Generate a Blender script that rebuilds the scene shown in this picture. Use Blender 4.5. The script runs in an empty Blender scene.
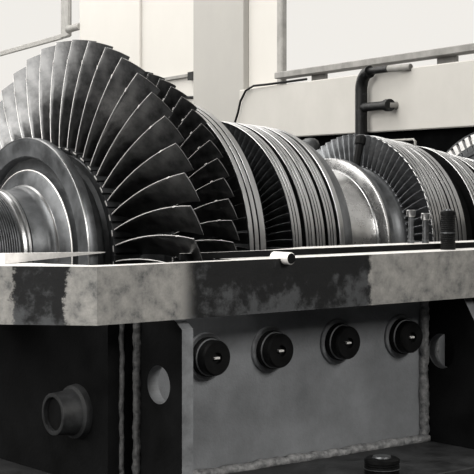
import bpy, bmesh, math, random
from mathutils import Vector, Matrix
from mathutils import noise as mnoise

random.seed(7)
SC = bpy.context.scene
COL = SC.collection
PI = math.pi

# ------------------------------------------------------------------ camera
cam_data = bpy.data.cameras.new('camera')
cam_data.sensor_width = 36.0
cam_data.lens = 110.0
cam_data.shift_y = -0.1188
cam_data.clip_end = 200
cam = bpy.data.objects.new('camera', cam_data)
COL.objects.link(cam)
AL = 0.6783
cam.location = (-3.0, -4.9067, 1.882)
cam.rotation_euler = (PI / 2, 0, -AL)
SC.camera = cam

# ------------------------------------------------------------------ world, exposure, large lights
SC.view_settings.view_transform = 'Standard'
SC.view_settings.look = 'None'
SC.view_settings.gamma = 1.0
SC.view_settings.exposure = 0.0
SC.view_settings.use_curve_mapping = False

wd = bpy.data.worlds.new('sky')
SC.world = wd
wd.use_nodes = True
bgn = wd.node_tree.nodes['Background']
bgn.inputs['Color'].default_value = (1.0, 0.98, 0.945, 1)
bgn.inputs['Strength'].default_value = 1.0

WARM = (1.0, 0.975, 0.935)


def area(name, loc, target, sx, sy, power, color=WARM):
    l = bpy.data.lights.new(name, 'AREA')
    l.shape = 'RECTANGLE'
    l.size, l.size_y = sx, sy
    l.energy = power
    l.color = color
    o = bpy.data.objects.new(name, l)
    COL.objects.link(o)
    o.location = loc
    d = Vector(target) - Vector(loc)
    o.rotation_euler = d.to_track_quat('-Z', 'Y').to_euler()
    return o


area('roof_light', (2.2, 6.5, 8.9), (2.2, 6.5, 0), 7, 9, 1200)
area('left_window_light', (-11.9, 2.0, 6.0), (0, 2.0, 6.0), 18, 6, 2100)
area('left_blade_fill', (-6.8, 1.5, 8.9), (-6.8, 1.5, 0), 5, 13, 1900)  # added fill under the ceiling to brighten the left-hand blades
area('back_window_light', (3.4, 14.4, 6.0), (0.5, 0, 2.0), 7, 5, 500)
area('front_window_light', (2.6, -11.0, 6.4), (0.8, -0.6, 1.0), 4, 3, 950)

# ------------------------------------------------------------------ materials


def new_mat(name):
    m = bpy.data.materials.new(name)
    m.use_nodes = True
    nt = m.node_tree
    return m, nt, nt.nodes['Principled BSDF']


def N(nt, kind, **kw):
    n = nt.nodes.new(kind)
    for k, v in kw.items():
        setattr(n, k, v)
    return n


def noise_mat(name, c0, c1, scale=8, rough=(0.4, 0.6), metal=0.0, detail=6, bump=0.0, stretch=None, bump_scale=60, lo=0.35, hi=0.65, spec=0.5):
    m, nt, b = new_mat(name)
    tc = N(nt, 'ShaderNodeTexCoord')
    mp = N(nt, 'ShaderNodeMapping')
    if stretch:
        mp.inputs['Scale'].default_value = stretch
    nt.links.new(tc.outputs['Object'], mp.inputs['Vector'])
    n = N(nt, 'ShaderNodeTexNoise')
    n.inputs['Scale'].default_value = scale
    n.inputs['Detail'].default_value = detail
    n.inputs['Roughness'].default_value = 0.65
    nt.links.new(mp.outputs['Vector'], n.inputs['Vector'])
    r = N(nt, 'ShaderNodeValToRGB')
    r.color_ramp.elements[0].position = lo
    r.color_ramp.elements[1].position = hi
    r.color_ramp.elements[0].color = (*c0, 1)
    r.color_ramp.elements[1].color = (*c1, 1)
    nt.links.new(n.outputs['Fac'], r.inputs['Fac'])
    nt.links.new(r.outputs['Color'], b.inputs['Base Color'])
    mr = N(nt, 'ShaderNodeMapRange')
    mr.inputs['From Min'].default_value = 0.3
    mr.inputs['From Max'].default_value = 0.7
    mr.inputs['To Min'].default_value = rough[0]
    mr.inputs['To Max'].default_value = rough[1]
    nt.links.new(n.outputs['Fac'], mr.inputs['Value'])
    nt.links.new(mr.outputs['Result'], b.inputs['Roughness'])
    b.inputs['Metallic'].default_value = metal
    b.inputs['Specular IOR Level'].default_value = spec
    if bump:
        n2 = N(nt, 'ShaderNodeTexNoise')
        n2.inputs['Scale'].default_value = bump_scale
        n2.inputs['Detail'].default_value = 4
        nt.links.new(mp.outputs['Vector'], n2.inputs['Vector'])
        bp = N(nt, 'ShaderNodeBump')
        bp.inputs['Strength'].default_value = bump
        bp.inputs['Distance'].default_value = 0.01
        nt.links.new(n2.outputs['Fac'], bp.inputs['Height'])
        nt.links.new(bp.outputs['Normal'], b.inputs['Normal'])
    return m


def g(v, cool=1.0):
    return (v * (1 - 0.04 * cool), v, v * (1 + 0.05 * cool))


M = {}
M['blade'] = noise_mat('blade_steel', g(0.06, 0.4), g(0.14, 0.2), 16, (0.28, 0.4), 0.97, bump=0.06)
M['edge'] = noise_mat('pale_edge_glint', g(0.55, -0.3), g(0.8, -0.3), 30, (0.35, 0.5), 0.35)  # light caught by the leading edges, painted in as paler metal
M['small_blade'] = noise_mat('small_blade_steel', g(0.12), g(0.24), 20, (0.3, 0.42), 0.85)
M['fan_blade'] = noise_mat('fan_blade_steel', g(0.05), g(0.12), 20, (0.35, 0.5), 0.8)
M['blade_dim'] = noise_mat('dull_blade_edge', g(0.3), g(0.45), 30, (0.4, 0.5), 0.5)  # fainter painted edge glint for the short blades
M['dark_steel'] = noise_mat('oiled_dark_steel', g(0.03), g(0.08), 10, (0.35, 0.5), 0.6)
M['hub_steel'] = noise_mat('machined_hub_steel', g(0.06), g(0.15), 9, (0.34, 0.48), 0.6, bump=0.05)
M['ring_steel'] = noise_mat('turned_ring_steel', g(0.30, 0.2), g(0.40, 0.2), 5, (0.27, 0.34), 0.95, stretch=(8, 1, 1))
M['polished'] = noise_mat('polished_neck_steel', g(0.26, 0), g(0.52, 0), 6, (0.2, 0.34), 0.9)
M['black'] = noise_mat('black_oxide_and_shade', g(0.002), g(0.006), 20, (0.5, 0.65), 0.0, spec=0.12)  # black fittings, and the shade painted into ring gaps and stub bore
M['bright_steel'] = noise_mat('bright_steel_and_sheen', g(0.74, -0.5), g(0.9, -0.5), 25, (0.35, 0.5), 0.3)  # bare steel parts; also painted sheen on joint tops and nut sockets
M['weld'] = noise_mat('weld_metal', g(0.10), g(0.32, 0), 40, (0.5, 0.7), 0.2, bump=0.5, bump_scale=90)
M['weld_dark'] = noise_mat('darker_weld', g(0.03), g(0.13, 0), 40, (0.5, 0.7), 0.1, bump=0.4, bump_scale=90)  # darker copy of the weld metal for the left beads
M['panel_paint'] = noise_mat('grey_casing_paint', g(0.145), g(0.235), 3.5, (0.5, 0.7), 0.0, detail=14, bump=0.2, bump_scale=120, spec=0.25)
M['shade_paint'] = noise_mat('shaded_casing_paint', g(0.003), g(0.008), 5, (0.55, 0.7), 0.0, bump=0.1, spec=0.06)  # casing paint darkened to carry the shade of end-facing sides
M['rib_paint'] = noise_mat('rib_paint', g(0.10), g(0.2), 12, (0.5, 0.7), 0.0, bump=0.15)
M['shelf_paint'] = noise_mat('shelf_paint', g(0.010), g(0.04), 9, (0.5, 0.65), 0.0, bump=0.15, spec=0.3)
M['wall'] = noise_mat('pale_wall_paint', (0.49, 0.475, 0.445), (0.52, 0.505, 0.475), 1.2, (0.7, 0.85), 0.0)
M['beam'] = noise_mat('beam_paint', (0.39, 0.379, 0.355), (0.43, 0.418, 0.393), 2.5, (0.7, 0.85), 0.0)
M['column'] = noise_mat('column_paint', (0.31, 0.302, 0.283), (0.335, 0.326, 0.306), 1.8, (0.7, 0.85), 0.0)
M['sill'] = noise_mat('sill_paint', (0.16, 0.156, 0.147), (0.26, 0.254, 0.24), 7, (0.6, 0.8), 0.0)
M['mullion'] = noise_mat('mullion_paint', (0.19, 0.186, 0.175), (0.30, 0.293, 0.277), 7, (0.6, 0.8), 0.0)
M['black_wall'] = noise_mat('black_lower_wall', g(0.002), g(0.004), 5, (0.8, 0.9), 0.0, spec=0.0)
M['pipe'] = noise_mat('black_pipe_paint', g(0.004), g(0.05), 28, (0.45, 0.6), 0.0, lo=0.55, hi=0.75, spec=0.25)
M['floor'] = noise_mat('concrete_floor', g(0.02), g(0.035), 2, (0.6, 0.8), 0.0)
M['hall'] = noise_mat('hall_paint', g(0.035), g(0.045), 0.6, (0.8, 0.9), 0.0)


def emission_mat(name, col, st):
    m = bpy.data.materials.new(name)
    m.use_nodes = True
    nt = m.node_tree
    nt.nodes.clear()
    e = N(nt, 'ShaderNodeEmission')
    e.inputs['Color'].default_value = (*col, 1)
    e.inputs['Strength'].default_value = st
    o = N(nt, 'ShaderNodeOutputMaterial')
    nt.links.new(e.outputs[0], o.inputs['Surface'])
    return m


M['daylight'] = emission_mat('frosted_daylight_pane', (1.0, 0.972, 0.922), 0.88)


def flange_mat():
    """worn pale paint with dark oil stains whose outlines are broken by noise"""
    m, nt, b = new_mat('stained_flange_paint')
    tc = N(nt, 'ShaderNodeTexCoord')
    sep = N(nt, 'ShaderNodeSeparateXYZ')
    nt.links.new(tc.outputs['Object'], sep.inputs[0])
    n = N(nt, 'ShaderNodeTexNoise')
    n.inputs['Scale'].default_value = 22
    n.inputs['Detail'].default_value = 10
    n.inputs['Roughness'].default_value = 0.7
    nt.links.new(tc.outputs['Object'], n.inputs['Vector'])
    nb = N(nt, 'ShaderNodeTexNoise')
    nb.inputs['Scale'].default_value = 5.5
    nb.inputs['Detail'].default_value = 5
    nt.links.new(tc.outputs['Object'], nb.inputs['Vector'])

    def math_(op, a, bb, clamp=False):
        k = N(nt, 'ShaderNodeMath', operation=op, use_clamp=clamp)
        for i, v in enumerate((a, bb)):
            if isinstance(v, (int, float)):
                k.inputs[i].default_value = v
            else:
                nt.links.new(v, k.inputs[i])
        return k.outputs[0]

    wob = math_('MULTIPLY', math_('SUBTRACT', n.outputs['Fac'], 0.5), 0.09)
    xx = math_('ADD', sep.outputs['X'], wob)

    def step(edge, soft=0.012):
        r = N(nt, 'ShaderNodeMapRange', interpolation_type='SMOOTHSTEP')
        r.inputs['From Min'].default_value = edge - soft
        r.inputs['From Max'].default_value = edge + soft
        nt.links.new(xx, r.inputs['Value'])
        return r.outputs['Result']

    stain = math_('SUBTRACT', math_('ADD', step(-0.575, 0.006), step(-0.005, 0.035)), math_('ADD', step(-0.452, 0.006), step(0.865)), True)
    # worn grey patches inside the long stain, more of them low on the face
    low = N(nt, 'ShaderNodeMapRange')
    low.inputs['From Min'].default_value = 1.40
    low.inputs['From Max'].default_value = 1.56
    low.inputs['To Min'].default_value = 0.16
    low.inputs['To Max'].default_value = -0.05
    nt.links.new(sep.outputs['Z'], low.inputs['Value'])
    pat = N(nt, 'ShaderNodeMapRange', interpolation_type='SMOOTHSTEP')
    pat.inputs['From Min'].default_value = 0.53
    pat.inputs['From Max'].default_value = 0.68
    nt.links.new(math_('ADD', math_('ADD', math_('MULTIPLY', n.outputs['Fac'], 0.45), math_('MULTIPLY', nb.outputs['Fac'], 0.55)), low.outputs['Result']), pat.inputs['Value'])
    dark = N(nt, 'ShaderNodeMix', data_type='RGBA')
    dark.inputs['A'].default_value = (*g(0.011), 1)
    dark.inputs['B'].default_value = (*g(0.065), 1)
    nt.links.new(pat.outputs['Result'], dark.inputs['Factor'])
    ramp = N(nt, 'ShaderNodeValToRGB')
    ramp.color_ramp.elements[0].position = 0.3
    ramp.color_ramp.elements[0].color = (*g(0.06), 1)
    ramp.color_ramp.elements[1].position = 0.66
    ramp.color_ramp.elements[1].color = (0.34, 0.33, 0.31, 1)
    e = ramp.color_ramp.elements.new(0.45)
    e.color = (0.21, 0.207, 0.198, 1)
    nt.links.new(math_('ADD', math_('MULTIPLY', n.outputs['Fac'], 0.72), math_('MULTIPLY', nb.outputs['Fac'], 0.28)), ramp.inputs['Fac'])
    mix = N(nt, 'ShaderNodeMix', data_type='RGBA')
    nt.links.new(stain, mix.inputs['Factor'])
    nt.links.new(ramp.outputs['Color'], mix.inputs['A'])
    nt.links.new(dark.outputs['Result'], mix.inputs['B'])
    nt.links.new(mix.outputs['Result'], b.inputs['Base Color'])
    b.inputs['Roughness'].default_value = 0.62
    b.inputs['Specular IOR Level'].default_value = 0.18
    bp = N(nt, 'ShaderNodeBump')
    bp.inputs['Strength'].default_value = 0.35
    bp.inputs['Distance'].default_value = 0.01
    nt.links.new(n.outputs['Fac'], bp.inputs['Height'])
    nt.links.new(bp.outputs['Normal'], b.inputs['Normal'])
    return m


M['flange'] = flange_mat()

# ------------------------------------------------------------------ helpers


def tag(o, label=None, cat=None, group=None, kind=None):
    if label:
        o['label'] = label
    if cat:
        o['category'] = cat
    if group:
        o['group'] = group
    if kind:
        o['kind'] = kind
    return o


def empty(name, loc):
    o = bpy.data.objects.new(name, None)
    COL.objects.link(o)
    o.location = loc
    o.empty_display_size = 0.1
    return o


def link(name, me, parent=None):
    o = bpy.data.objects.new(name, me)
    COL.objects.link(o)
    if parent is not None:
        o.parent = parent
    return o


def world_loc(p):
    v = Vector((0, 0, 0))
    while p is not None:
        v += p.location
        p = p.parent
    return v


def obj(name, bm, mats, parent=None, smooth=None, local=False):
    """link a bmesh given in world coordinates (or local ones) as one mesh object"""
    bmesh.ops.recalc_face_normals(bm, faces=bm.faces)
    me = bpy.data.meshes.new(name)
    bm.to_mesh(me)
    bm.free()
    if not isinstance(mats, (list, tuple)):
        mats = [mats]
    for m in mats:
        me.materials.append(m)
    if smooth is not None:
        me.polygons.foreach_set('use_smooth', [True] * len(me.polygons))
        me.set_sharp_from_angle(angle=math.radians(smooth))
    o = link(name, me, parent)
    if parent is not None and not local and parent.type == 'EMPTY':
        off = world_loc(parent)
        # keep texture space in world coordinates
        o.matrix_parent_inverse = Matrix.Translation(-off)
    return o


def add_box(bm, lo, hi, mat=0, bevel=0.0):
    x0, y0, z0 = lo
    x1, y1, z1 = hi
    vs = [bm.verts.new(p) for p in ((x0, y0, z0), (x1, y0, z0), (x1, y1, z0), (x0, y1, z0), (x0, y0, z1), (x1, y0, z1), (x1, y1, z1), (x0, y1, z1))]
    fs = []
    for idx in ((3, 2, 1, 0), (4, 5, 6, 7), (0, 1, 5, 4), (1, 2, 6, 5), (2, 3, 7, 6), (3, 0, 4, 7)):
        f = bm.faces.new([vs[i] for i in idx])
        f.material_index = mat
        fs.append(f)
    if bevel:
        es = list({e for f in fs for e in f.edges})
        bmesh.ops.bevel(bm, geom=es, offset=bevel, segments=1, affect='EDGES', material=-1)
    return vs


def add_prism(bm, pts, z0, z1, axis='Z', mat=0):
    """extrude a polygon: axis Z: pts are (x, y); axis X: pts are (y, z)"""
    def P(p, h):
        return (p[0], p[1], h) if axis == 'Z' else (h, p[0], p[1])
    a = [bm.verts.new(P(p, z0)) for p in pts]
    b = [bm.verts.new(P(p, z1)) for p in pts]
    n = len(pts)
    fs = [bm.faces.new(a), bm.faces.new(list(reversed(b)))]
    for i in range(n):
        fs.append(bm.faces.new((a[i], b[i], b[(i + 1) % n], a[(i + 1) % n])))
    for f in fs:
        f.material_index = mat
    return a + b


def lathe(bm, prof, segs=96, axis='X', origin=(0, 0, 0), mat=0, a0=0.0, a1=2 * PI, mats=None):
    """turn a profile of (along, radius) about an axis"""
    closed = abs(a1 - a0 - 2 * PI) < 1e-6
    n = segs if closed else segs + 1
    rings = []
    O = Vector(origin)

    def P(t, r, a):
        c_, s_ = math.cos(a) * r, math.sin(a) * r
        if axis == 'X':
            v = Vector((t, -c_, s_))
        elif axis == 'Y':
            v = Vector((c_, t, s_))
        else:
            v = Vector((c_, s_, t))
        return O + v
    for t, r in prof:
        if r < 1e-6:
            rings.append([bm.verts.new(P(t, 0, 0))])
        else:
            rings.append([bm.verts.new(P(t, r, a0 + (a1 - a0) * i / segs)) for i in range(n)])
    for row, (A, B) in enumerate(zip(rings, rings[1:])):
        if mats:
            mat = mats[row]
        for i in range(segs):
            j = (i + 1) % n
            if len(A) == 1 and len(B) == 1:
                continue
            if len(A) == 1:
                f = bm.faces.new((A[0], B[i], B[j]))
            elif len(B) == 1:
                f = bm.faces.new((A[i], B[0], A[j]))
            else:
                f = bm.faces.new((A[i], B[i], B[j], A[j]))
            f.material_index = mat


def add_tube(bm, pts, rad, segs=10, mat=0, bump=0.0, seed=0, caps=True):
    pts = [Vector(p) for p in pts]
    rings = []
    up = Vector((0, 0, 1))
    prev = None
    for i, p in enumerate(pts):
        t = (pts[min(i + 1, len(pts) - 1)] - pts[max(i - 1, 0)]).normalized()
        if prev is None:
            ref = up if abs(t.dot(up)) < 0.9 else Vector((1, 0, 0))
            nrm = t.cross(ref).normalized()
        else:
            nrm = (prev - t * prev.dot(t)).normalized()
        prev = nrm
        bi = t.cross(nrm)
        ring = []
        for k in range(segs):
            a = 2 * PI * k / segs
            r = rad[i] if isinstance(rad, (list, tuple)) else rad
            if bump:
                r *= 1 + bump * mnoise.noise(p * 45 + Vector((math.cos(a) * 1.3, math.sin(a) * 1.3, seed)))
            ring.append(bm.verts.new(p + nrm * math.cos(a) * r + bi * math.sin(a) * r))
        rings.append(ring)
    for A, B in zip(rings, rings[1:]):
        for k in range(segs):
            f = bm.faces.new((A[k], A[(k + 1) % segs], B[(k + 1) % segs], B[k]))
            f.material_index = mat
    if caps:
        bm.faces.new(rings[0]).material_index = mat
        bm.faces.new(list(reversed(rings[-1]))).material_index = mat


def bead(name, p0, p1, r, parent, n=60, seed=0, mat='weld'):
    bm = bmesh.new()
    p0, p1 = Vector(p0), Vector(p1)
    pts = []
    for i in range(n + 1):
        p = p0.lerp(p1, i / n)
        w = mnoise.noise_vector(p * 22 + Vector((seed, 0, 0))) * r * 0.35
        pts.append(p + w)
    add_tube(bm, pts, r, 10, 0, 0.3, seed)
    return obj(name, bm, M[mat], parent, smooth=70)


def plate_with_hole(bm, poly, hc, hr, x0, x1, seg=40):
    """plate in a plane of constant x; poly of (y, z), star-shaped about the hole centre"""
    angs = [2 * PI * i / seg for i in range(seg)]
    for p in poly:
        angs.append(math.atan2(p[1] - hc[1], p[0] - hc[0]) % (2 * PI))
    angs = sorted(set(round(a, 5) for a in angs))
    outer, inner = [], []
    n = len(poly)
    for a in angs:
        d = (math.cos(a), math.sin(a))
        best = None
        for i in range(n):
            p, q = poly[i], poly[(i + 1) % n]
            ex, ey = q[0] - p[0], q[1] - p[1]
            den = d[0] * ey - d[1] * ex
            if abs(den) < 1e-9:
                continue
            px, py = p[0] - hc[0], p[1] - hc[1]
            t = (px * ey - py * ex) / den
            u = (px * d[1] - py * d[0]) / den
            if t > 0 and -1e-4 <= u <= 1 + 1e-4 and (best is None or t < best):
                best = t
        outer.append((hc[0] + d[0] * best, hc[1] + d[1] * best))
        inner.append((hc[0] + d[0] * hr, hc[1] + d[1] * hr))
    rows = []
    for x in (x0, x1):
        rows.append(([bm.verts.new((x, *p)) for p in outer], [bm.verts.new((x, *p)) for p in inner]))
    m = len(angs)
    for i in range(m):
        j = (i + 1) % m
        bm.faces.new((rows[0][0][i], rows[0][0][j], rows[0][1][j], rows[0][1][i]))
        bm.faces.new((rows[1][0][i], rows[1][1][i], rows[1][1][j], rows[1][0][j]))
        bm.faces.new((rows[0][0][i], rows[1][0][i], rows[1][0][j], rows[0][0][j]))
        bm.faces.new((rows[0][1][i], rows[0][1][j], rows[1][1][j], rows[1][1][i]))


# ------------------------------------------------------------------ the hall
def structure(name, bm, m, **kw):
    o = obj(name, bm, m, **kw)
    o['kind'] = 'structure'
    return o


bm = bmesh.new(); add_box(bm, (-12, -14, -0.2), (12, 16, 0.0)); structure('floor', bm, M['floor'])
bm = bmesh.new(); add_box(bm, (-12, -14, 9.0), (12, 16, 9.2)); structure('ceiling', bm, M['hall'])
bm = bmesh.new(); add_box(bm, (-12.2, -14, 0), (-12, 16, 9)); structure('wall_left', bm, M['hall'])
bm = bmesh.new(); add_box(bm, (-12, -14.2, 0), (12, -14, 9)); structure('wall_front', bm, M['hall'])
bm = bmesh.new(); add_box(bm, (12, -14, 0), (12.2, 16, 9)); structure('wall_far_right', bm, M['hall'])

# the end wall with the windows runs along u; d is measured out of the wall into the hall
WO = Vector((4.5493, 1.8525, 0))
WU = Vector((0.23257, 0.97230, 0)).normalized()
WN = Vector((-WU.y, WU.x, 0))
WM = Matrix(((WU.x, WN.x, 0, WO.x), (WU.y, WN.y, 0, WO.y), (0, 0, 1, 0), (0, 0, 0, 1)))


def wobj(name, bm, m, parent=None, smooth=None, struct=False):
    o = obj(name, bm, m, None, smooth)
    if parent is not None:
        o.parent = parent          # every parent on this wall already carries WM
    else:
        o.matrix_world = WM
    if struct:
        o['kind'] = 'structure'
    return o


def wbox(name, s, d, z, m, parent=None, bevel=0.0, struct=False):
    bm = bmesh.new()
    add_box(bm, (s[0], d[0], z[0]), (s[1], d[1], z[1]), bevel=bevel)
    return wobj(name, bm, m, parent, struct=struct)


SL, SR = 12.6, -9.0
# wall body built around its openings
wall_bm = bmesh.new()
for s0, s1, z0, z1 in ((SR, 2.95, 0, 2.25), (2.95, 6.2, 0, 9), (6.2, 8.145, 0, 9), (SR, 2.95, 6.4, 9), (8.145, SL, 0, 1.4), (8.145, SL, 6.4, 9), (SL, SL + 0.5, 0, 9)):
    add_box(wall_bm, (s0, -0.3, z0), (s1, 0.0, z1))
add_box(wall_bm, (SR, -9.0, 0), (SR + 0.3, -0.3, 9))
wr = wobj('wall_right', wall_bm, M['wall'], struct=True)
wbox('lower_panel', (SR, 3.6), (0.0, 0.02), (0.02, 2.25), M['black_wall'], wr)
wbox('beam_panel', (SR, 3.56), (-0.1, 0.10), (2.25, 2.706), M['beam'], wr, 0.008)
wbox('column', (3.56, 4.69), (0.0, 0.06), (0.0, 8.98), M['column'], wr, 0.006)
wbox('wall_panel', (6.2, 8.145), (0.0, 0.03), (0.0, 8.98), M['column' if False else 'wall'], wr, 0.004)
wbox('ledge', (4.70, 5.8), (0.0, 0.035), (2.915, 2.945), M['sill'], wr)
wbox('ledge_bracket', (4.70, 4.83), (0.0, 0.06), (2.875, 2.955), M['black'], wr)
bm = bmesh.new(); add_tube(bm, [(4.70, 0.02, 2.70), (5.3, 0.02, 2.735)], 0.014, 8)
wobj('conduit', bm, M['black'], wr, 40)

w1 = wbox('window_1', (SR, 2.95), (-0.05, -0.03), (2.706, 6.4), M['daylight'], struct=True)
wbox('window_sill', (SR, 2.856), (-0.028, 0.10), (2.763, 2.818), M['sill'], w1, 0.006)
wbox('mullion', (2.856, 2.95), (-0.028, 0.03), (2.706, 6.4), M['mullion'], w1, 0.012)
for s_ in (-1.9, -6.5):
    wbox('mullion', (s_ - 0.05, s_ + 0.05), (-0.028, 0.03), (2.82, 6.4), M['mullion'], w1, 0.012)
for s_ in (0.35, -0.9, 2.25):
    wbox('sill_clip', (s_ - 0.12, s_ + 0.12), (-0.028, -0.005), (2.706, 2.763), M['sill'], w1)

w2 = wbox('window_2', (8.145, SL), (-0.05, -0.03), (1.4, 6.4), M['daylight'], struct=True)
wbox('mullion', (8.588, 8.895), (-0.028, 0.02), (3.645, 6.4), M['mullion'], w2, 0.02)
wbox('transom', (8.895, SL), (-0.028, 0.01), (3.645, 3.712), M['mullion'], w2, 0.01)
bm = bmesh.new(); add_tube(bm, [(8.15, 0.02, 3.735), (8.2, 0.02, 3.735), (8.50, 0.02, 3.735), (8.56, 0.02, 3.735)], [0.04, 0.045, 0.045, 0.055], 12)
wobj('transom_stub', bm, M['mullion'], w2, 40)

# back wall with its own window band, beyond the frame on the left
bm = bmesh.new()
add_box(bm, (-12, 15.0, 0), (8, 15.2, 2.2)); add_box(bm, (-12, 15.0, 8.8), (8, 15.2, 9)); add_box(bm, (-12, 15.0, 2.2), (-0.5, 15.2, 8.8))
for xk in (1.6, 3.8, 6.0):
    add_box(bm, (xk - 0.12, 15.0, 2.2), (xk + 0.12, 15.2, 8.8))
structure('wall_back', bm, M['hall'])
bm = bmesh.new(); add_box(bm, (-0.5, 15.12, 2.2), (8, 15.15, 8.8)); structure('window_3', bm, M['daylight'])

# ------------------------------------------------------------------ things on the wall
pipe = empty('black_pipe', WM @ Vector((1.248, 0.17, 0.0)))
tag(pipe, 'thick black painted pipe climbing the pale beam and bending under the window sill', 'pipe')


def wtube(name, pts, r, m, parent=None, segs=14, smooth=45):
    bm = bmesh.new()
    add_tube(bm, [WM @ Vector(p) for p in pts], r, segs)
    return obj(name, bm, m, parent, smooth)


PS = 1.248
arc = [(PS - 0.13 * (1 - math.cos(a)), 0.17, 2.575 + 0.13 * math.sin(a)) for a in [PI / 2 * i / 8 for i in range(9)]]
wtube('riser', [(PS, 0.17, 0.0), (PS, 0.17, 1.2), (PS, 0.17, 2.555)] + arc, 0.047, M['pipe'], pipe)
wtube('branch', [(PS - 0.13, 0.17, 2.708), (PS - 0.40, 0.17, 2.708)], 0.026, M['pipe'], pipe)
wtube('branch', [(PS + 0.01, 0.17, 2.44), (PS - 0.37, 0.17, 2.44)], 0.034, M['pipe'], pipe)
wtube('flange', [(PS - 0.37, 0.17, 2.44), (PS - 0.42, 0.17, 2.44)], 0.046, M['pipe'], pipe)
wtube('bracket', [(PS - 0.40, 0.17, 2.708), (PS - 0.60, 0.105, 2.708)], 0.026, M['sill'], pipe)
wtube('bracket', [(PS - 0.40, 0.17, 2.44), (PS - 0.40, 0.09, 2.44)], 0.028, M['sill'], pipe)

cpts = [(3.580, 0.13, 2.27), (3.580, 0.13, 2.42), (3.520, 0.13, 2.50), (3.480, 0.125, 2.60), (3.380, 0.12, 2.69), (3.230, 0.115, 2.725), (2.980, 0.11, 2.722), (2.710, 0.105, 2.722), (2.280, 0.09, 2.725)]
cable = wtube('cable', cpts, 0.010, M['black'], None, 8)
tag(cable, 'thin black cable drooping over the end of the pale beam beside the column', 'cable')

cab = empty('cabinet', WM @ Vector((0.75, 0.55, 0)))
tag(cab, 'low black equipment cabinet standing behind the rotor below the pale beam', 'cabinet')
bm = bmesh.new(); add_box(bm, (-0.9, 0.35, 0.0), (2.4, 0.75, 2.03), bevel=0.02)
bm.transform(WM); obj('body', bm, M['black_wall'], cab)
bm = bmesh.new(); add_box(bm, (-0.92, 0.33, 2.03), (2.42, 0.77, 2.05), bevel=0.004)
bm.transform(WM); obj('top_plate', bm, M['black_wall'], cab)
dome = bmesh.new()
lathe(dome, [(2.05, 0.075), (2.15, 0.075), (2.185, 0.062), (2.203, 0.035), (2.207, 0.0)], 24, 'Z', WM @ Vector((1.366, 0.55, 0)))
o = obj('breather_cap', dome, M['dark_steel'], cab, 40)
wtube('hoop', [(0.28, 0.55, 2.05), (0.28, 0.55, 2.145), (0.25, 0.55, 2.157), (-0.09, 0.55, 2.157), (-0.115, 0.55, 2.145), (-0.115, 0.55, 2.05)], 0.009, M['mullion'], cab, 8)

# ------------------------------------------------------------------ lower casing
ZF = 1.6
casing = empty('lower_casing', (1.2, 0.0, 0.0))
tag(casing, 'heavy grey steel lower turbine casing with stained flange, ribs and large nuts', 'casing')


def rail(sgn):
    bm = bmesh.new()
    outer = [(-0.95, -0.328), (-0.378, -0.9215), (3.3, -0.9215)]
    inner = [(3.3, -0.60), (0.70, -0.60), (0.70, -0.645), (0.46, -0.645), (0.46, -0.765), (0.235, -0.765), (0.235, -0.865), (-0.02, -0.865), (-0.35, -0.845), (-0.47, -0.50), (-0.95, -0.29)]
    pts = [(x, y * sgn) for x, y in outer + inner]
    vs = add_prism(bm, pts, 1.4065, ZF)
    return bm


fl = obj('flange', rail(1), [M['flange'], M['bright_steel']], casing)
for p in fl.data.polygons:
    if p.normal.z > 0.9:  # grazing reflection on the top face painted in as pale steel
        p.material_index = 1
fl2 = obj('flange', rail(-1), [M['flange'], M['bright_steel']], casing)
for p in fl2.data.polygons:
    if p.normal.z > 0.9:
        p.material_index = 1

# raised ledge on the joint face: shaded front and lit top put into the colours
bm = bmesh.new()
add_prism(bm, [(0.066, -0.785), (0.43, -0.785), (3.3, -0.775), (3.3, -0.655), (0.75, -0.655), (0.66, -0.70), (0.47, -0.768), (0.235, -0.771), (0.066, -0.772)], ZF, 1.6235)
ledge = obj('joint_ledge', bm, [M['shade_paint'], M['bright_steel']], casing)
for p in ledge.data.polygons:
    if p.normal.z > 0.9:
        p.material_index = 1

# dowel lying half sunk across the joint face
bm = bmesh.new()
lathe(bm, [(-0.955, 0.0), (-0.955, 0.019), (-0.951, 0.0225), (-0.86, 0.0225), (-0.856, 0.019), (-0.856, 0.0)], 28, 'Y', (0.437, 0, 1.6005))
dw = obj('dowel_pin', bm, [M['bright_steel'], M['black']], casing, 40)
for p in dw.data.polygons:
    if p.normal.y < -0.7:
        p.material_index = 1
dw['label'] = 'bright dowel pin end with dark face'

# side panels and end wall
bm = bmesh.new(); add_box(bm, (-0.022, -0.6215, 0.783), (3.2, -0.60, 1.41)); obj('side_panel', bm, M['panel_paint'], casing)
bm = bmesh.new(); add_box(bm, (-0.022, 0.60, 0.783), (3.2, 0.6215, 1.41)); obj('side_panel', bm, M['panel_paint'], casing)


def end_wall(x0, x1):
    bm = bmesh.new()
    pts = [(-0.6215, 0.783), (0.6215, 0.783), (0.6215, 1.405)]
    a0 = math.acos(0.195 / 0.275)
    for i in range(25):
        a = a0 - 2 * a0 * i / 24
        pts.append((0.275 * math.sin(a), 1.6 - 0.275 * math.cos(a)))
    pts.append((-0.6215, 1.405))
    add_prism(bm, pts, x0, x1, 'X')
    return bm


XE = -0.135
SY, SZ = -0.425, 1.04
obj('end_wall', end_wall(XE, XE + 0.02), M['shade_paint'], casing)
obj('end_wall', end_wall(3.17, 3.2), M['shade_paint'], casing)
for y0, y1 in ((-0.6215, -0.60), (0.60, 0.6215)):
    bm = bmesh.new(); add_box(bm, (XE + 0.02, y0, 0.783), (-0.022, y1, 1.405)); obj('corner_panel', bm, M['shade_paint'], casing)

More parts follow.
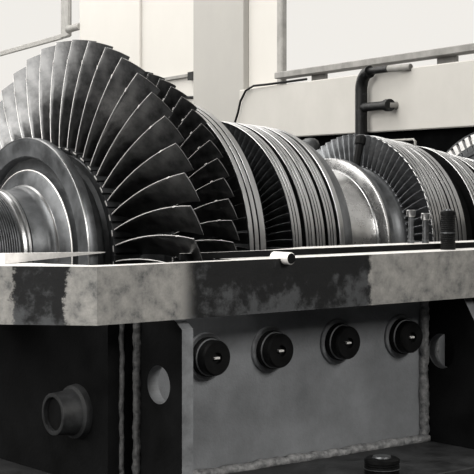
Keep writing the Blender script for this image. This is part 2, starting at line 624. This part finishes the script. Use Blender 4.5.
# ribs with lifting holes
rib1 = [(-0.6215, 0.783), (-0.91, 0.783), (-0.91, 1.369), (-0.855, 1.4065), (-0.6215, 1.4065)]
bm = bmesh.new(); plate_with_hole(bm, rib1, (-0.772, 1.165), 0.068, -0.022, 0.026)
r1 = obj('rib_plate', bm, [M['shade_paint'], M['rib_paint']], casing)
rib2 = [(-0.6215, 0.783), (-0.91, 0.783), (-0.91, 1.30), (-0.84, 1.4065), (-0.6215, 1.4065)]
bm = bmesh.new(); plate_with_hole(bm, rib2, (-0.722, 1.169), 0.073, 1.472, 1.52)
r2 = obj('rib_plate', bm, [M['shade_paint'], M['rib_paint']], casing)
bm = bmesh.new(); add_prism(bm, rib2, 1.60, 1.64, 'X')
hole_backing = obj('rib_plate', bm, [M['shade_paint'], M['rib_paint']], casing)  # added blank plate that keeps the view through the rib hole dark
for r_ in (r1, r2, hole_backing):
    for p in r_.data.polygons:
        if abs(p.normal.x) < 0.5:  # broad faces keep the painted shade, edges take the lighter copy
            p.material_index = 1

# welds
bead('weld_bead', (-0.027, -0.648, 0.79), (-0.027, -0.648, 1.40), 0.016, casing, 80, 1, 'weld_dark')
bead('weld_bead', (-0.078, -0.624, 0.79), (-0.078, -0.624, 1.40), 0.009, casing, 80, 2, 'weld_dark')
bead('weld_bead', (1.462, -0.632, 0.80), (1.462, -0.632, 1.40), 0.022, casing, 80, 3)
bead('weld_bead', (0.03, -0.632, 0.80), (0.03, -0.632, 1.40), 0.012, casing, 60, 4)
bead('weld_bead', (0.03, -0.64, 0.792), (1.47, -0.64, 0.792), 0.02, casing, 160, 5)
bead('weld_bead', (1.53, -0.632, 0.80), (1.53, -0.632, 1.40), 0.018, casing, 60, 6)

# shelf under the ribs, plinth below
bm = bmesh.new(); add_box(bm, (-1.3, -1.15, 0.70), (3.4, 1.15, 0.783), bevel=0.004); obj('base_shelf', bm, M['shelf_paint'], casing)
bm = bmesh.new(); add_box(bm, (-1.1, -0.95, 0.0), (3.2, 0.95, 0.70)); obj('plinth', bm, M['shade_paint'], casing)

# pipe stub on the end wall
bm = bmesh.new()
lathe(bm, [(XE, 0.100), (XE - 0.023, 0.096), (XE - 0.030, 0.084), (XE - 0.068, 0.078), (XE - 0.106, 0.076), (XE - 0.108, 0.073), (XE - 0.108, 0.062), (XE - 0.104, 0.060), (XE + 0.002, 0.060)], 48, 'X', (0, SY, SZ))
obj('pipe_stub', bm, M['shelf_paint'], casing, 35)
bm = bmesh.new()
lathe(bm, [(XE - 0.092, 0.0), (XE - 0.092, 0.0602)], 32, 'X', (0, SY, SZ))
obj('stub_bore_shade', bm, M['black'], casing)  # black disc standing in for the darkness inside the stub

# four big nuts on the side panel
for i, (nx, nz, tw) in enumerate(((0.300, 1.226, 0.2), (0.612, 1.230, 0.5), (0.967, 1.236, 0.9), (1.325, 1.234, 0.4))):
    bm = bmesh.new()
    lathe(bm, [(-0.6215, 0.090), (-0.630, 0.090), (-0.634, 0.086), (-0.634, 0.04)], 40, 'Y', (nx, 0, nz))
    wsh = obj('boss_ring', bm, M['rib_paint'], casing, 35)
    bm = bmesh.new()
    lathe(bm, [(-0.634, 0.074), (-0.652, 0.074), (-0.656, 0.071), (-0.656, 0.066), (-0.690, 0.0655), (-0.697, 0.060), (-0.697, 0.022), (-0.682, 0.020), (-0.682, 0.0)], 40, 'Y', (nx, 0, nz))
    nut = obj('cap_nut', bm, M['black'], casing, 30)
    bm = bmesh.new()
    c0 = Vector((nx, -0.690, nz))
    dv = Vector((math.cos(tw), 0, math.sin(tw))) * 0.012
    add_box(bm, (nx - 0.013, -0.698, nz - 0.004), (nx + 0.012, -0.682, nz + 0.004), bevel=0.001)  # glint in the nut socket modelled as a small pale bar
    glint = obj('socket_glint', bm, M['bright_steel'], nut)
    glint['label'] = 'pale bar standing for a glint in the dark nut centre'
    bm = bmesh.new()
    lathe(bm, [(-0.655, 0.0662), (-0.6565, 0.0705), (-0.6585, 0.0705), (-0.66, 0.0662)], 40, 'Y', (nx, 0, nz))
    obj('snap_ring', bm, M['rib_paint'], nut, 40)
# small drain hole plug low beside the rib
bm = bmesh.new()
lathe(bm, [(-0.64, 0.0), (-0.64, 0.016), (-0.6215, 0.02)], 20, 'Y', (1.57, 0, 0.84))
obj('drain_plug', bm, M['black'], casing, 30)

# ------------------------------------------------------------------ loose things on the joint face and the shelf
bm = bmesh.new()
wv = [(-0.555, -0.56), (-0.54, -0.60), (-0.05, -0.478), (-0.06, -0.462)]
bot = [1.6003, 1.6003, 1.6185, 1.6185]
top = [1.636, 1.636, 1.6215, 1.6215]
a = [bm.verts.new((x, y, z)) for (x, y), z in zip(wv, bot)]
b = [bm.verts.new((x, y, z)) for (x, y), z in zip(wv, top)]
bm.faces.new(a); bm.faces.new(list(reversed(b)))
for i in range(4):
    bm.faces.new((a[i], a[(i + 1) % 4], b[(i + 1) % 4], b[i]))
wedge = obj('steel_wedge', bm, M['bright_steel'])
tag(wedge, 'pale tapered steel wedge lying on the flange below the grooved shaft', 'wedge')


def stud(name, x, y, z, r, h, label, mats, group=None):
    root = empty(name, (x, y, z))
    tag(root, label, 'bolt', group)
    bm = bmesh.new()
    prof = [(0, 0.0), (0, r)]
    t = 0.006
    while t < h * 0.40:
        prof += [(t, r), (t + 0.003, r * 0.93), (t + 0.006, r)]
        t += 0.008
    prof += [(h * 0.42, r), (h * 0.42, r * 0.9), (h * 0.45, r * 0.9), (h * 0.45, r)]
    while t < h - 0.02:
        if t > h * 0.46:
            prof += [(t, r), (t + 0.003, r * 0.93), (t + 0.006, r)]
        t += 0.008
    prof += [(h - 0.006, r), (h, r * 0.86), (h, 0.0)]
    lathe(bm, prof, 28, 'Z')
    obj('shank', bm, mats[0], root, 30, local=True)
    bm = bmesh.new()
    lathe(bm, [(h, r * 0.55), (h + 0.006, r * 0.5), (h + 0.006, 0.0)], 20, 'Z')
    obj('tip', bm, mats[1], root, 30, local=True)
    bm = bmesh.new()
    lathe(bm, [(h * 0.415, r * 1.0), (h * 0.418, r * 1.04), (h * 0.45, r * 1.04), (h * 0.453, r)], 28, 'Z')
    obj('collar', bm, mats[1], root, 30, local=True)
    return root


def capscrew(name, x, y, z, r, h, rh, label, group):
    root = empty(name, (x, y, z))
    tag(root, label, 'bolt', group)
    bm = bmesh.new()
    lathe(bm, [(0, 0), (0, r * 1.25), (0.012, r * 1.25), (0.014, r), (h - 0.03, r), (h - 0.03, 0)], 20, 'Z')
    obj('shank', bm, M['hub_steel'], root, 30, local=True)
    bm = bmesh.new()
    lathe(bm, [(h - 0.03, r), (h - 0.028, rh * 0.9), (h - 0.022, rh), (h - 0.003, rh), (h, rh * 0.88), (h, rh * 0.5), (h - 0.012, rh * 0.48), (h - 0.012, 0)], 24, 'Z')
    obj('head', bm, M['ring_steel'], root, 30, local=True)
    return root


stud('threaded_stud', 1.395, -0.83, 1.6, 0.031, 0.160, 'thick black threaded stud standing on the flange right of two slim bolts', [M['black'], M['hub_steel']])
capscrew('slim_bolt', 1.318, -0.695, 1.6235, 0.0115, 0.138, 0.019, 'taller slim headed bolt on the flange, nearest the bare neck', 'slim bolts on the flange')
capscrew('slim_bolt', 1.378, -0.72, 1.6235, 0.012, 0.124, 0.019, 'shorter slim headed bolt on the flange, beside the black stud', 'slim bolts on the flange')
ps = stud('shelf_stud', 0.80, -1.05, 0.783, 0.066, 0.070, 'stout black threaded stud standing on the shelf below the nuts', [M['black'], M['hub_steel']])

# ------------------------------------------------------------------ the rotor (local frame: axis along x, origin on the axis)
rotor = empty('turbine_rotor', (0.0, 0.0, ZF))
tag(rotor, 'long steel steam turbine rotor with bladed wheels resting in the open casing', 'rotor')


def part(name, prof, mat, segs=128, smooth=28, parent=rotor):
    bm = bmesh.new()
    lathe(bm, prof, segs, 'X')
    return obj(name, bm, mat, parent, smooth, local=True)


# grooved shaft
prof = [(-1.6, 0.0), (-1.6, 0.225)]
x = -1.58
while x < -0.262:
    prof += [(x, 0.239), (x + 0.004, 0.239), (x + 0.0055, 0.233), (x + 0.0085, 0.233)]
    x += 0.010
prof += [(-0.255, 0.232)]
part('grooved_shaft', prof, M['hub_steel'], 128, 25)
# double lip and plain journal
part('shaft_collar', [(-0.258, 0.23), (-0.254, 0.2475), (-0.243, 0.2485), (-0.240, 0.241), (-0.236, 0.241), (-0.233, 0.2505), (-0.223, 0.2505), (-0.219, 0.246), (-0.217, 0.236)], M['ring_steel'], 128, 25)
part('journal', [(-0.218, 0.236), (-0.214, 0.246), (-0.15, 0.248), (-0.136, 0.2505), (-0.128, 0.258), (-0.1235, 0.262), (-0.120, 0.2605), (-0.118, 0.262)], M['hub_steel'], 128, 40)
part('journal_lip', [(-0.126, 0.2585), (-0.122, 0.263), (-0.116, 0.264), (-0.112, 0.268)], M['ring_steel'], 128, 40)
# stepped hub flange
part('hub_boss', [(-0.114, 0.266), (-0.111, 0.285), (-0.100, 0.315), (-0.097, 0.3205), (-0.093, 0.3235), (-0.088, 0.3245), (-0.074, 0.3255), (-0.066, 0.33)], M['hub_steel'], 144, 35)
part('boss_lip', [(-0.0955, 0.3205), (-0.0965, 0.3225), (-0.0945, 0.3250), (-0.0915, 0.3250)], M['bright_steel'], 144, 40)
part('rim_lip', [(-0.1050, 0.4465), (-0.1045, 0.4492), (-0.1015, 0.4500), (-0.0985, 0.4497)], M['ring_steel'], 160, 40)
part('hub_groove', [(-0.066, 0.33), (-0.064, 0.362), (-0.068, 0.369)], M['dark_steel'], 144, 40)
part('hub_rim', [(-0.068, 0.369), (-0.097, 0.374), (-0.1025, 0.378), (-0.1045, 0.425), (-0.1045, 0.437)], M['hub_steel'], 160, 35)
part('hub_rim_edge', [(-0.1045, 0.437), (-0.1035, 0.4475), (-0.1005, 0.4495), (-0.07, 0.4495), (-0.06, 0.444), (-0.055, 0.43)], M['hub_steel'], 160, 35)
part('hub_web', [(-0.055, 0.43), (-0.05, 0.36), (0.03, 0.355), (0.046, 0.365)], M['dark_steel'], 128, 30)


# ---- blades
def blade_mesh(name, st, plat=None, stub=None, edge='edge', face='blade'):
    """st: stations (r, leading x, leading tangential, axial chord, tangential chord, thickness, camber)"""
    U = [0.0, 0.014, 0.14, 0.36, 0.66, 1.0]
    T = [0.22, 0.48, 0.95, 1.0, 0.65, 0.16]
    bm = bmesh.new()
    rows = []
    for r, xl, yl, a_, t_, th, cb in st:
        d = Vector((a_, -t_)); L = d.length; d /= L
        nrm = Vector((-d.y, d.x))          # away from the visible face
        up, lo = [], []
        for u, tt in zip(U, T):
            cam_ = cb * L * 4 * u * (1 - u)
            base = Vector((xl, yl)) + d * (u * L) + nrm * cam_
            up.append(base + nrm * th * tt * 0.5)
            lo.append(base - nrm * th * tt * 0.5)
        sec = up + list(reversed(lo))
        ring = []
        for p in sec:
            rr = math.sqrt(max(r * r - p.y * p.y, 1e-6))
            ring.append(bm.verts.new((p.x, p.y, rr)))
        rows.append(ring)
    n = len(rows[0])
    for A, B in zip(rows, rows[1:]):
        for i in range(n):
            f = bm.faces.new((A[i], A[(i + 1) % n], B[(i + 1) % n], B[i]))
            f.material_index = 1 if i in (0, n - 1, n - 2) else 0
            f.smooth = True
    f = bm.faces.new(rows[0]); f = bm.faces.new(list(reversed(rows[-1])))
    if plat:
        x0, x1, half, r0, r1 = plat
        add_box(bm, (x0, -half, r0), (x1, half, r1), 2)
        add_box(bm, (x0 - 0.0025, -half * 0.85, r1 - 0.0045), (x0 - 0.0002, half * 0.05, r1), 1)
    if stub:
        sx, sy, sr, w, h = stub
        add_box(bm, (sx - w, sy - w * 0.5, sr - h), (sx + w, sy + w * 1.1, sr + h), 1)
    bmesh.ops.recalc_face_normals(bm, faces=bm.faces)
    me = bpy.data.meshes.new(name)
    bm.to_mesh(me); bm.free()
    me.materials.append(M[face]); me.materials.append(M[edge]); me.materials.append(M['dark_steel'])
    me.set_sharp_from_angle(angle=math.radians(50))
    return me


def wheel(name, prof, mat, me, count, first_deg, lo=-6, hi=188, jitter=0.0):
    disc = part(name, prof, mat, 128, 30)
    step = 360.0 / count
    th = first_deg
    while th - step > lo:
        th -= step
    while th < hi:
        b = link('blade', me, disc)
        b.rotation_euler = (math.radians(90 - th + random.uniform(-jitter, jitter)), 0, 0)
        th += step
    return disc


def lerp(a, b, t):
    return a + (b - a) * t


# wheel 1: long twisted last-stage blades
st = []
for i in range(10):
    t = i / 9
    r = lerp(0.405, 0.8406, t)
    st.append((r, lerp(0.036, 0.084, t), 0.026 * 4 * t * (1 - t) + 0.0, lerp(0.125, 0.045, t ** 0.8), lerp(0.034, 0.107, t ** 0.8), lerp(0.013, 0.0055, t), lerp(0.10, 0.03, t)))
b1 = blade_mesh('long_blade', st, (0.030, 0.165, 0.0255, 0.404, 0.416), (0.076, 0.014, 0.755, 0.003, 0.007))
wheel('bladed_wheel', [(0.046, 0.30), (0.046, 0.388), (0.052, 0.398), (0.165, 0.398), (0.17, 0.39), (0.17, 0.30)], M['dark_steel'], b1, 44, 5.2, lo=-10, hi=192, jitter=0.15)

# wheel 2
st = []
for i in range(8):
    t = i / 7
    r = lerp(0.40, 0.736, t)
    st.append((r, lerp(0.318, 0.345, t), 0.016 * 4 * t * (1 - t), lerp(0.09, 0.03, t), lerp(0.028, 0.077, t), lerp(0.010, 0.005, t), lerp(0.10, 0.03, t)))
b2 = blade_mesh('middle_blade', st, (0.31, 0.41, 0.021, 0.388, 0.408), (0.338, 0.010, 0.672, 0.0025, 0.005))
wheel('bladed_wheel', [(0.17, 0.33), (0.28, 0.33), (0.31, 0.35), (0.31, 0.392), (0.415, 0.392), (0.42, 0.36)], M['dark_steel'], b2, 56, 4.2, lo=-6, hi=188, jitter=0.1)

# wheel 3: shrouded by the first bright ring
st = []
for i in range(6):
    t = i / 5
    r = lerp(0.40, 0.612, t)
    st.append((r, lerp(0.512, 0.526, t), 0.008 * 4 * t * (1 - t), lerp(0.065, 0.035, t), lerp(0.026, 0.052, t), lerp(0.008, 0.005, t), 0.06))
b3 = blade_mesh('shrouded_blade', st, (0.505, 0.59, 0.018, 0.39, 0.406), edge='blade')
wheel('bladed_wheel', [(0.42, 0.36), (0.50, 0.36), (0.505, 0.39), (0.60, 0.39), (0.61, 0.37)], M['dark_steel'], b3, 64, 2.0, lo=-4, hi=186)
# fine seal fins just behind the ring, far too many to count singly
bm = bmesh.new()
for k in range(120):
    a_ = -0.1 + (PI + 0.2) * k / 119
    vs = add_box(bm, (0.603, -0.0028, 0.582), (0.614, 0.0028, 0.598))
    bmesh.ops.rotate(bm, verts=vs, cent=(0, 0, 0), matrix=Matrix.Rotation(PI / 2 - a_, 3, 'X'))
sf = obj('seal_fins', bm, M['ring_steel'], rotor, local=True)
sf['kind'] = 'stuff'

# wheel 4: a tight fan of short blades before the ring pack
st = []
for i in range(6):
    t = i / 5
    r = lerp(0.36, 0.536, t)
    st.append((r, lerp(0.806, 0.812, t), 0.004 * 4 * t * (1 - t), lerp(0.04, 0.028, t), lerp(0.022, 0.0345, t), lerp(0.007, 0.0045, t), 0.08))
b4 = blade_mesh('fan_blade', st, (0.80, 0.85, 0.0125, 0.35, 0.366), edge='small_blade', face='fan_blade')
wheel('bladed_wheel', [(0.61, 0.37), (0.78, 0.33), (0.80, 0.352), (0.86, 0.352), (0.87, 0.33)], M['dark_steel'], b4, 92, 1.0, lo=-3, hi=185)


def finned(x0, x1, r0, r1, n, depth=0.009, drop=0.05):
    """a shroud band with n bright lands; groove and flank shade is put in as black"""
    pts = [(x0 + 0.001, r0 - drop), (x0, r0 - 0.002)]
    ms = [1]
    w = (x1 - x0) / n
    for k in range(n):
        a_, b_ = x0 + k * w, x0 + (k + 1) * w
        ra, rb = lerp(r0, r1, k / n), lerp(r0, r1, (k + 1) / n)
        last = k == n - 1
        pts += [(a_ + 0.0010, ra), (b_ - (0.001 if last else w * 0.30), rb)]
        ms += [0, 0]
        if not last:
            pts += [(b_ - w * 0.28, rb - depth), (b_ - w * 0.03, rb - depth), (b_, rb - 0.001)]
            ms += [1, 1, 1]
    pts += [(x1, r1 - 0.002), (x1 - 0.001, r1 - drop)]
    ms += [0, 1]
    return pts, ms


def band(x0, x1, r0, r1, n, depth=0.009, drop=0.05):
    pts, ms = finned(x0, x1, r0, r1, n, depth, drop)
    bm = bmesh.new()
    lathe(bm, pts, 160, 'X', mats=ms)
    return obj('shroud_ring', bm, [M['ring_steel'], M['black']], rotor, 25, local=True)


band(0.520, 0.602, 0.6190, 0.6172, 3, 0.008, 0.010)
part('drum', [(0.86, 0.33), (0.862, 0.462), (1.10, 0.452), (1.12, 0.44)], M['black'], 128, 30)  # blackened to carry the painted shade of the ring gaps
for x0, x1, r0, r1, n in ((0.810, 0.859, 0.539, 0.537, 3), (0.884, 0.935, 0.535, 0.532, 3), (0.947, 0.994, 0.530, 0.527, 3), (1.015, 1.062, 0.525, 0.522, 3)):
    band(x0, x1, r0, r1, n, drop=0.006 if x0 < 0.82 else 0.06)
part('shroud_ring', [(1.087, 0.46), (1.086, 0.516), (1.088, 0.5185), (1.112, 0.5165), (1.117, 0.511), (1.119, 0.46)], M['ring_steel'], 160, 25)
# end disc and concave bare neck
part('end_disc', [(1.12, 0.46), (1.121, 0.504), (1.15, 0.500), (1.155, 0.492), (1.185, 0.486), (1.19, 0.478), (1.192, 0.36)], M['hub_steel'], 144, 40)
part('neck', [(1.19, 0.375), (1.21, 0.355), (1.24, 0.342), (1.28, 0.335), (1.32, 0.331), (1.40, 0.329), (1.45, 0.330), (1.476, 0.333)], M['polished'], 144, 60)
part('neck_lip', [(1.474, 0.330), (1.478, 0.336), (1.486, 0.337), (1.488, 0.333)], M['ring_steel'], 144, 40)
part('neck_collar', [(1.488, 0.333), (1.490, 0.340), (1.496, 0.378), (1.500, 0.3835), (1.506, 0.385), (1.512, 0.384)], M['polished'], 144, 35)
part('collar_band', [(1.512, 0.384), (1.535, 0.383), (1.54, 0.378), (1.54, 0.33)], M['hub_steel'], 144, 35)
part('hub_web', [(1.54, 0.33), (1.60, 0.335), (1.625, 0.345), (1.632, 0.351)], M['hub_steel'], 128, 40)

# wheel 5
st = []
for i in range(7):
    t = i / 6
    r = lerp(0.345, 0.4985, t)
    st.append((r, lerp(1.650, 1.647, t), 0.003 * 4 * t * (1 - t), lerp(0.034, 0.026, t), lerp(0.022, 0.038, t), lerp(0.008, 0.0045, t), 0.08))
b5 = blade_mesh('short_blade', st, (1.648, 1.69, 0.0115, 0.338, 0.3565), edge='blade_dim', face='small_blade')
wheel('bladed_wheel', [(1.632, 0.351), (1.70, 0.345), (1.71, 0.33)], M['hub_steel'], b5, 78, 1.5, lo=-3, hi=185)
part('drum', [(1.70, 0.33), (1.702, 0.43), (2.60, 0.36), (2.62, 0.30)], M['black'], 128, 30)
for x0, x1, r0, r1, n in ((1.660, 1.742, 0.497, 0.493, 4), (1.757, 1.805, 0.487, 0.484, 3), (1.826, 1.905, 0.476, 0.471, 3), (2.016, 2.075, 0.452, 0.446, 3), (2.095, 2.15, 0.438, 0.433, 3), (2.20, 2.26, 0.420, 0.414, 3), (2.31, 2.37, 0.403, 0.397, 3), (2.42, 2.48, 0.385, 0.378, 3)):
    band(x0, x1, r0, r1, n, drop=0.004 if x0 < 1.7 else 0.05)

# wheel 6: next flow, mostly beyond the frame
bm = bmesh.new()
add_box(bm, (2.655, -0.018, 0.46), (2.70, 0.018, 0.495), 0)
add_box(bm, (2.650, -0.013, 0.495), (2.70, 0.013, 0.545), 1)
me6 = bpy.data.meshes.new('segment_blade'); bm.to_mesh(me6); bm.free()
me6.materials.append(M['hub_steel']); me6.materials.append(M['edge'])
wheel('bladed_wheel', [(2.62, 0.30), (2.66, 0.32), (2.655, 0.44), (2.648, 0.447), (2.648, 0.466), (2.668, 0.468), (2.668, 0.546), (2.655, 0.547), (2.654, 0.556), (2.71, 0.556), (2.72, 0.52), (2.74, 0.30), (3.1, 0.28), (3.1, 0.0)], M['hub_steel'], me6, 74, 0.5, lo=-3, hi=185)

# dark capped pin standing on the hub between the collar and wheel 5
bm = bmesh.new()
p0, p1 = Vector((1.556, -0.109, 0.322)), Vector((1.600, -0.104, 0.487))
ax = (p1 - p0).normalized()
L = (p1 - p0).length
vs_before = 0
lathe(bm, [(0, 0), (0, 0.017), (L - 0.042, 0.018), (L - 0.042, 0.022), (L - 0.038, 0.025), (L - 0.006, 0.025), (L, 0.020), (L, 0.012), (L - 0.012, 0.011), (L - 0.012, 0)], 24, 'Z')
bmesh.ops.transform(bm, matrix=Matrix.Translation(p0) @ ax.to_track_quat('Z', 'X').to_matrix().to_4x4(), verts=bm.verts)
pin = obj('guide_pin', bm, M['black'], rotor, 35, local=True)
pin['label'] = 'black capped pin leaning out of the hub'
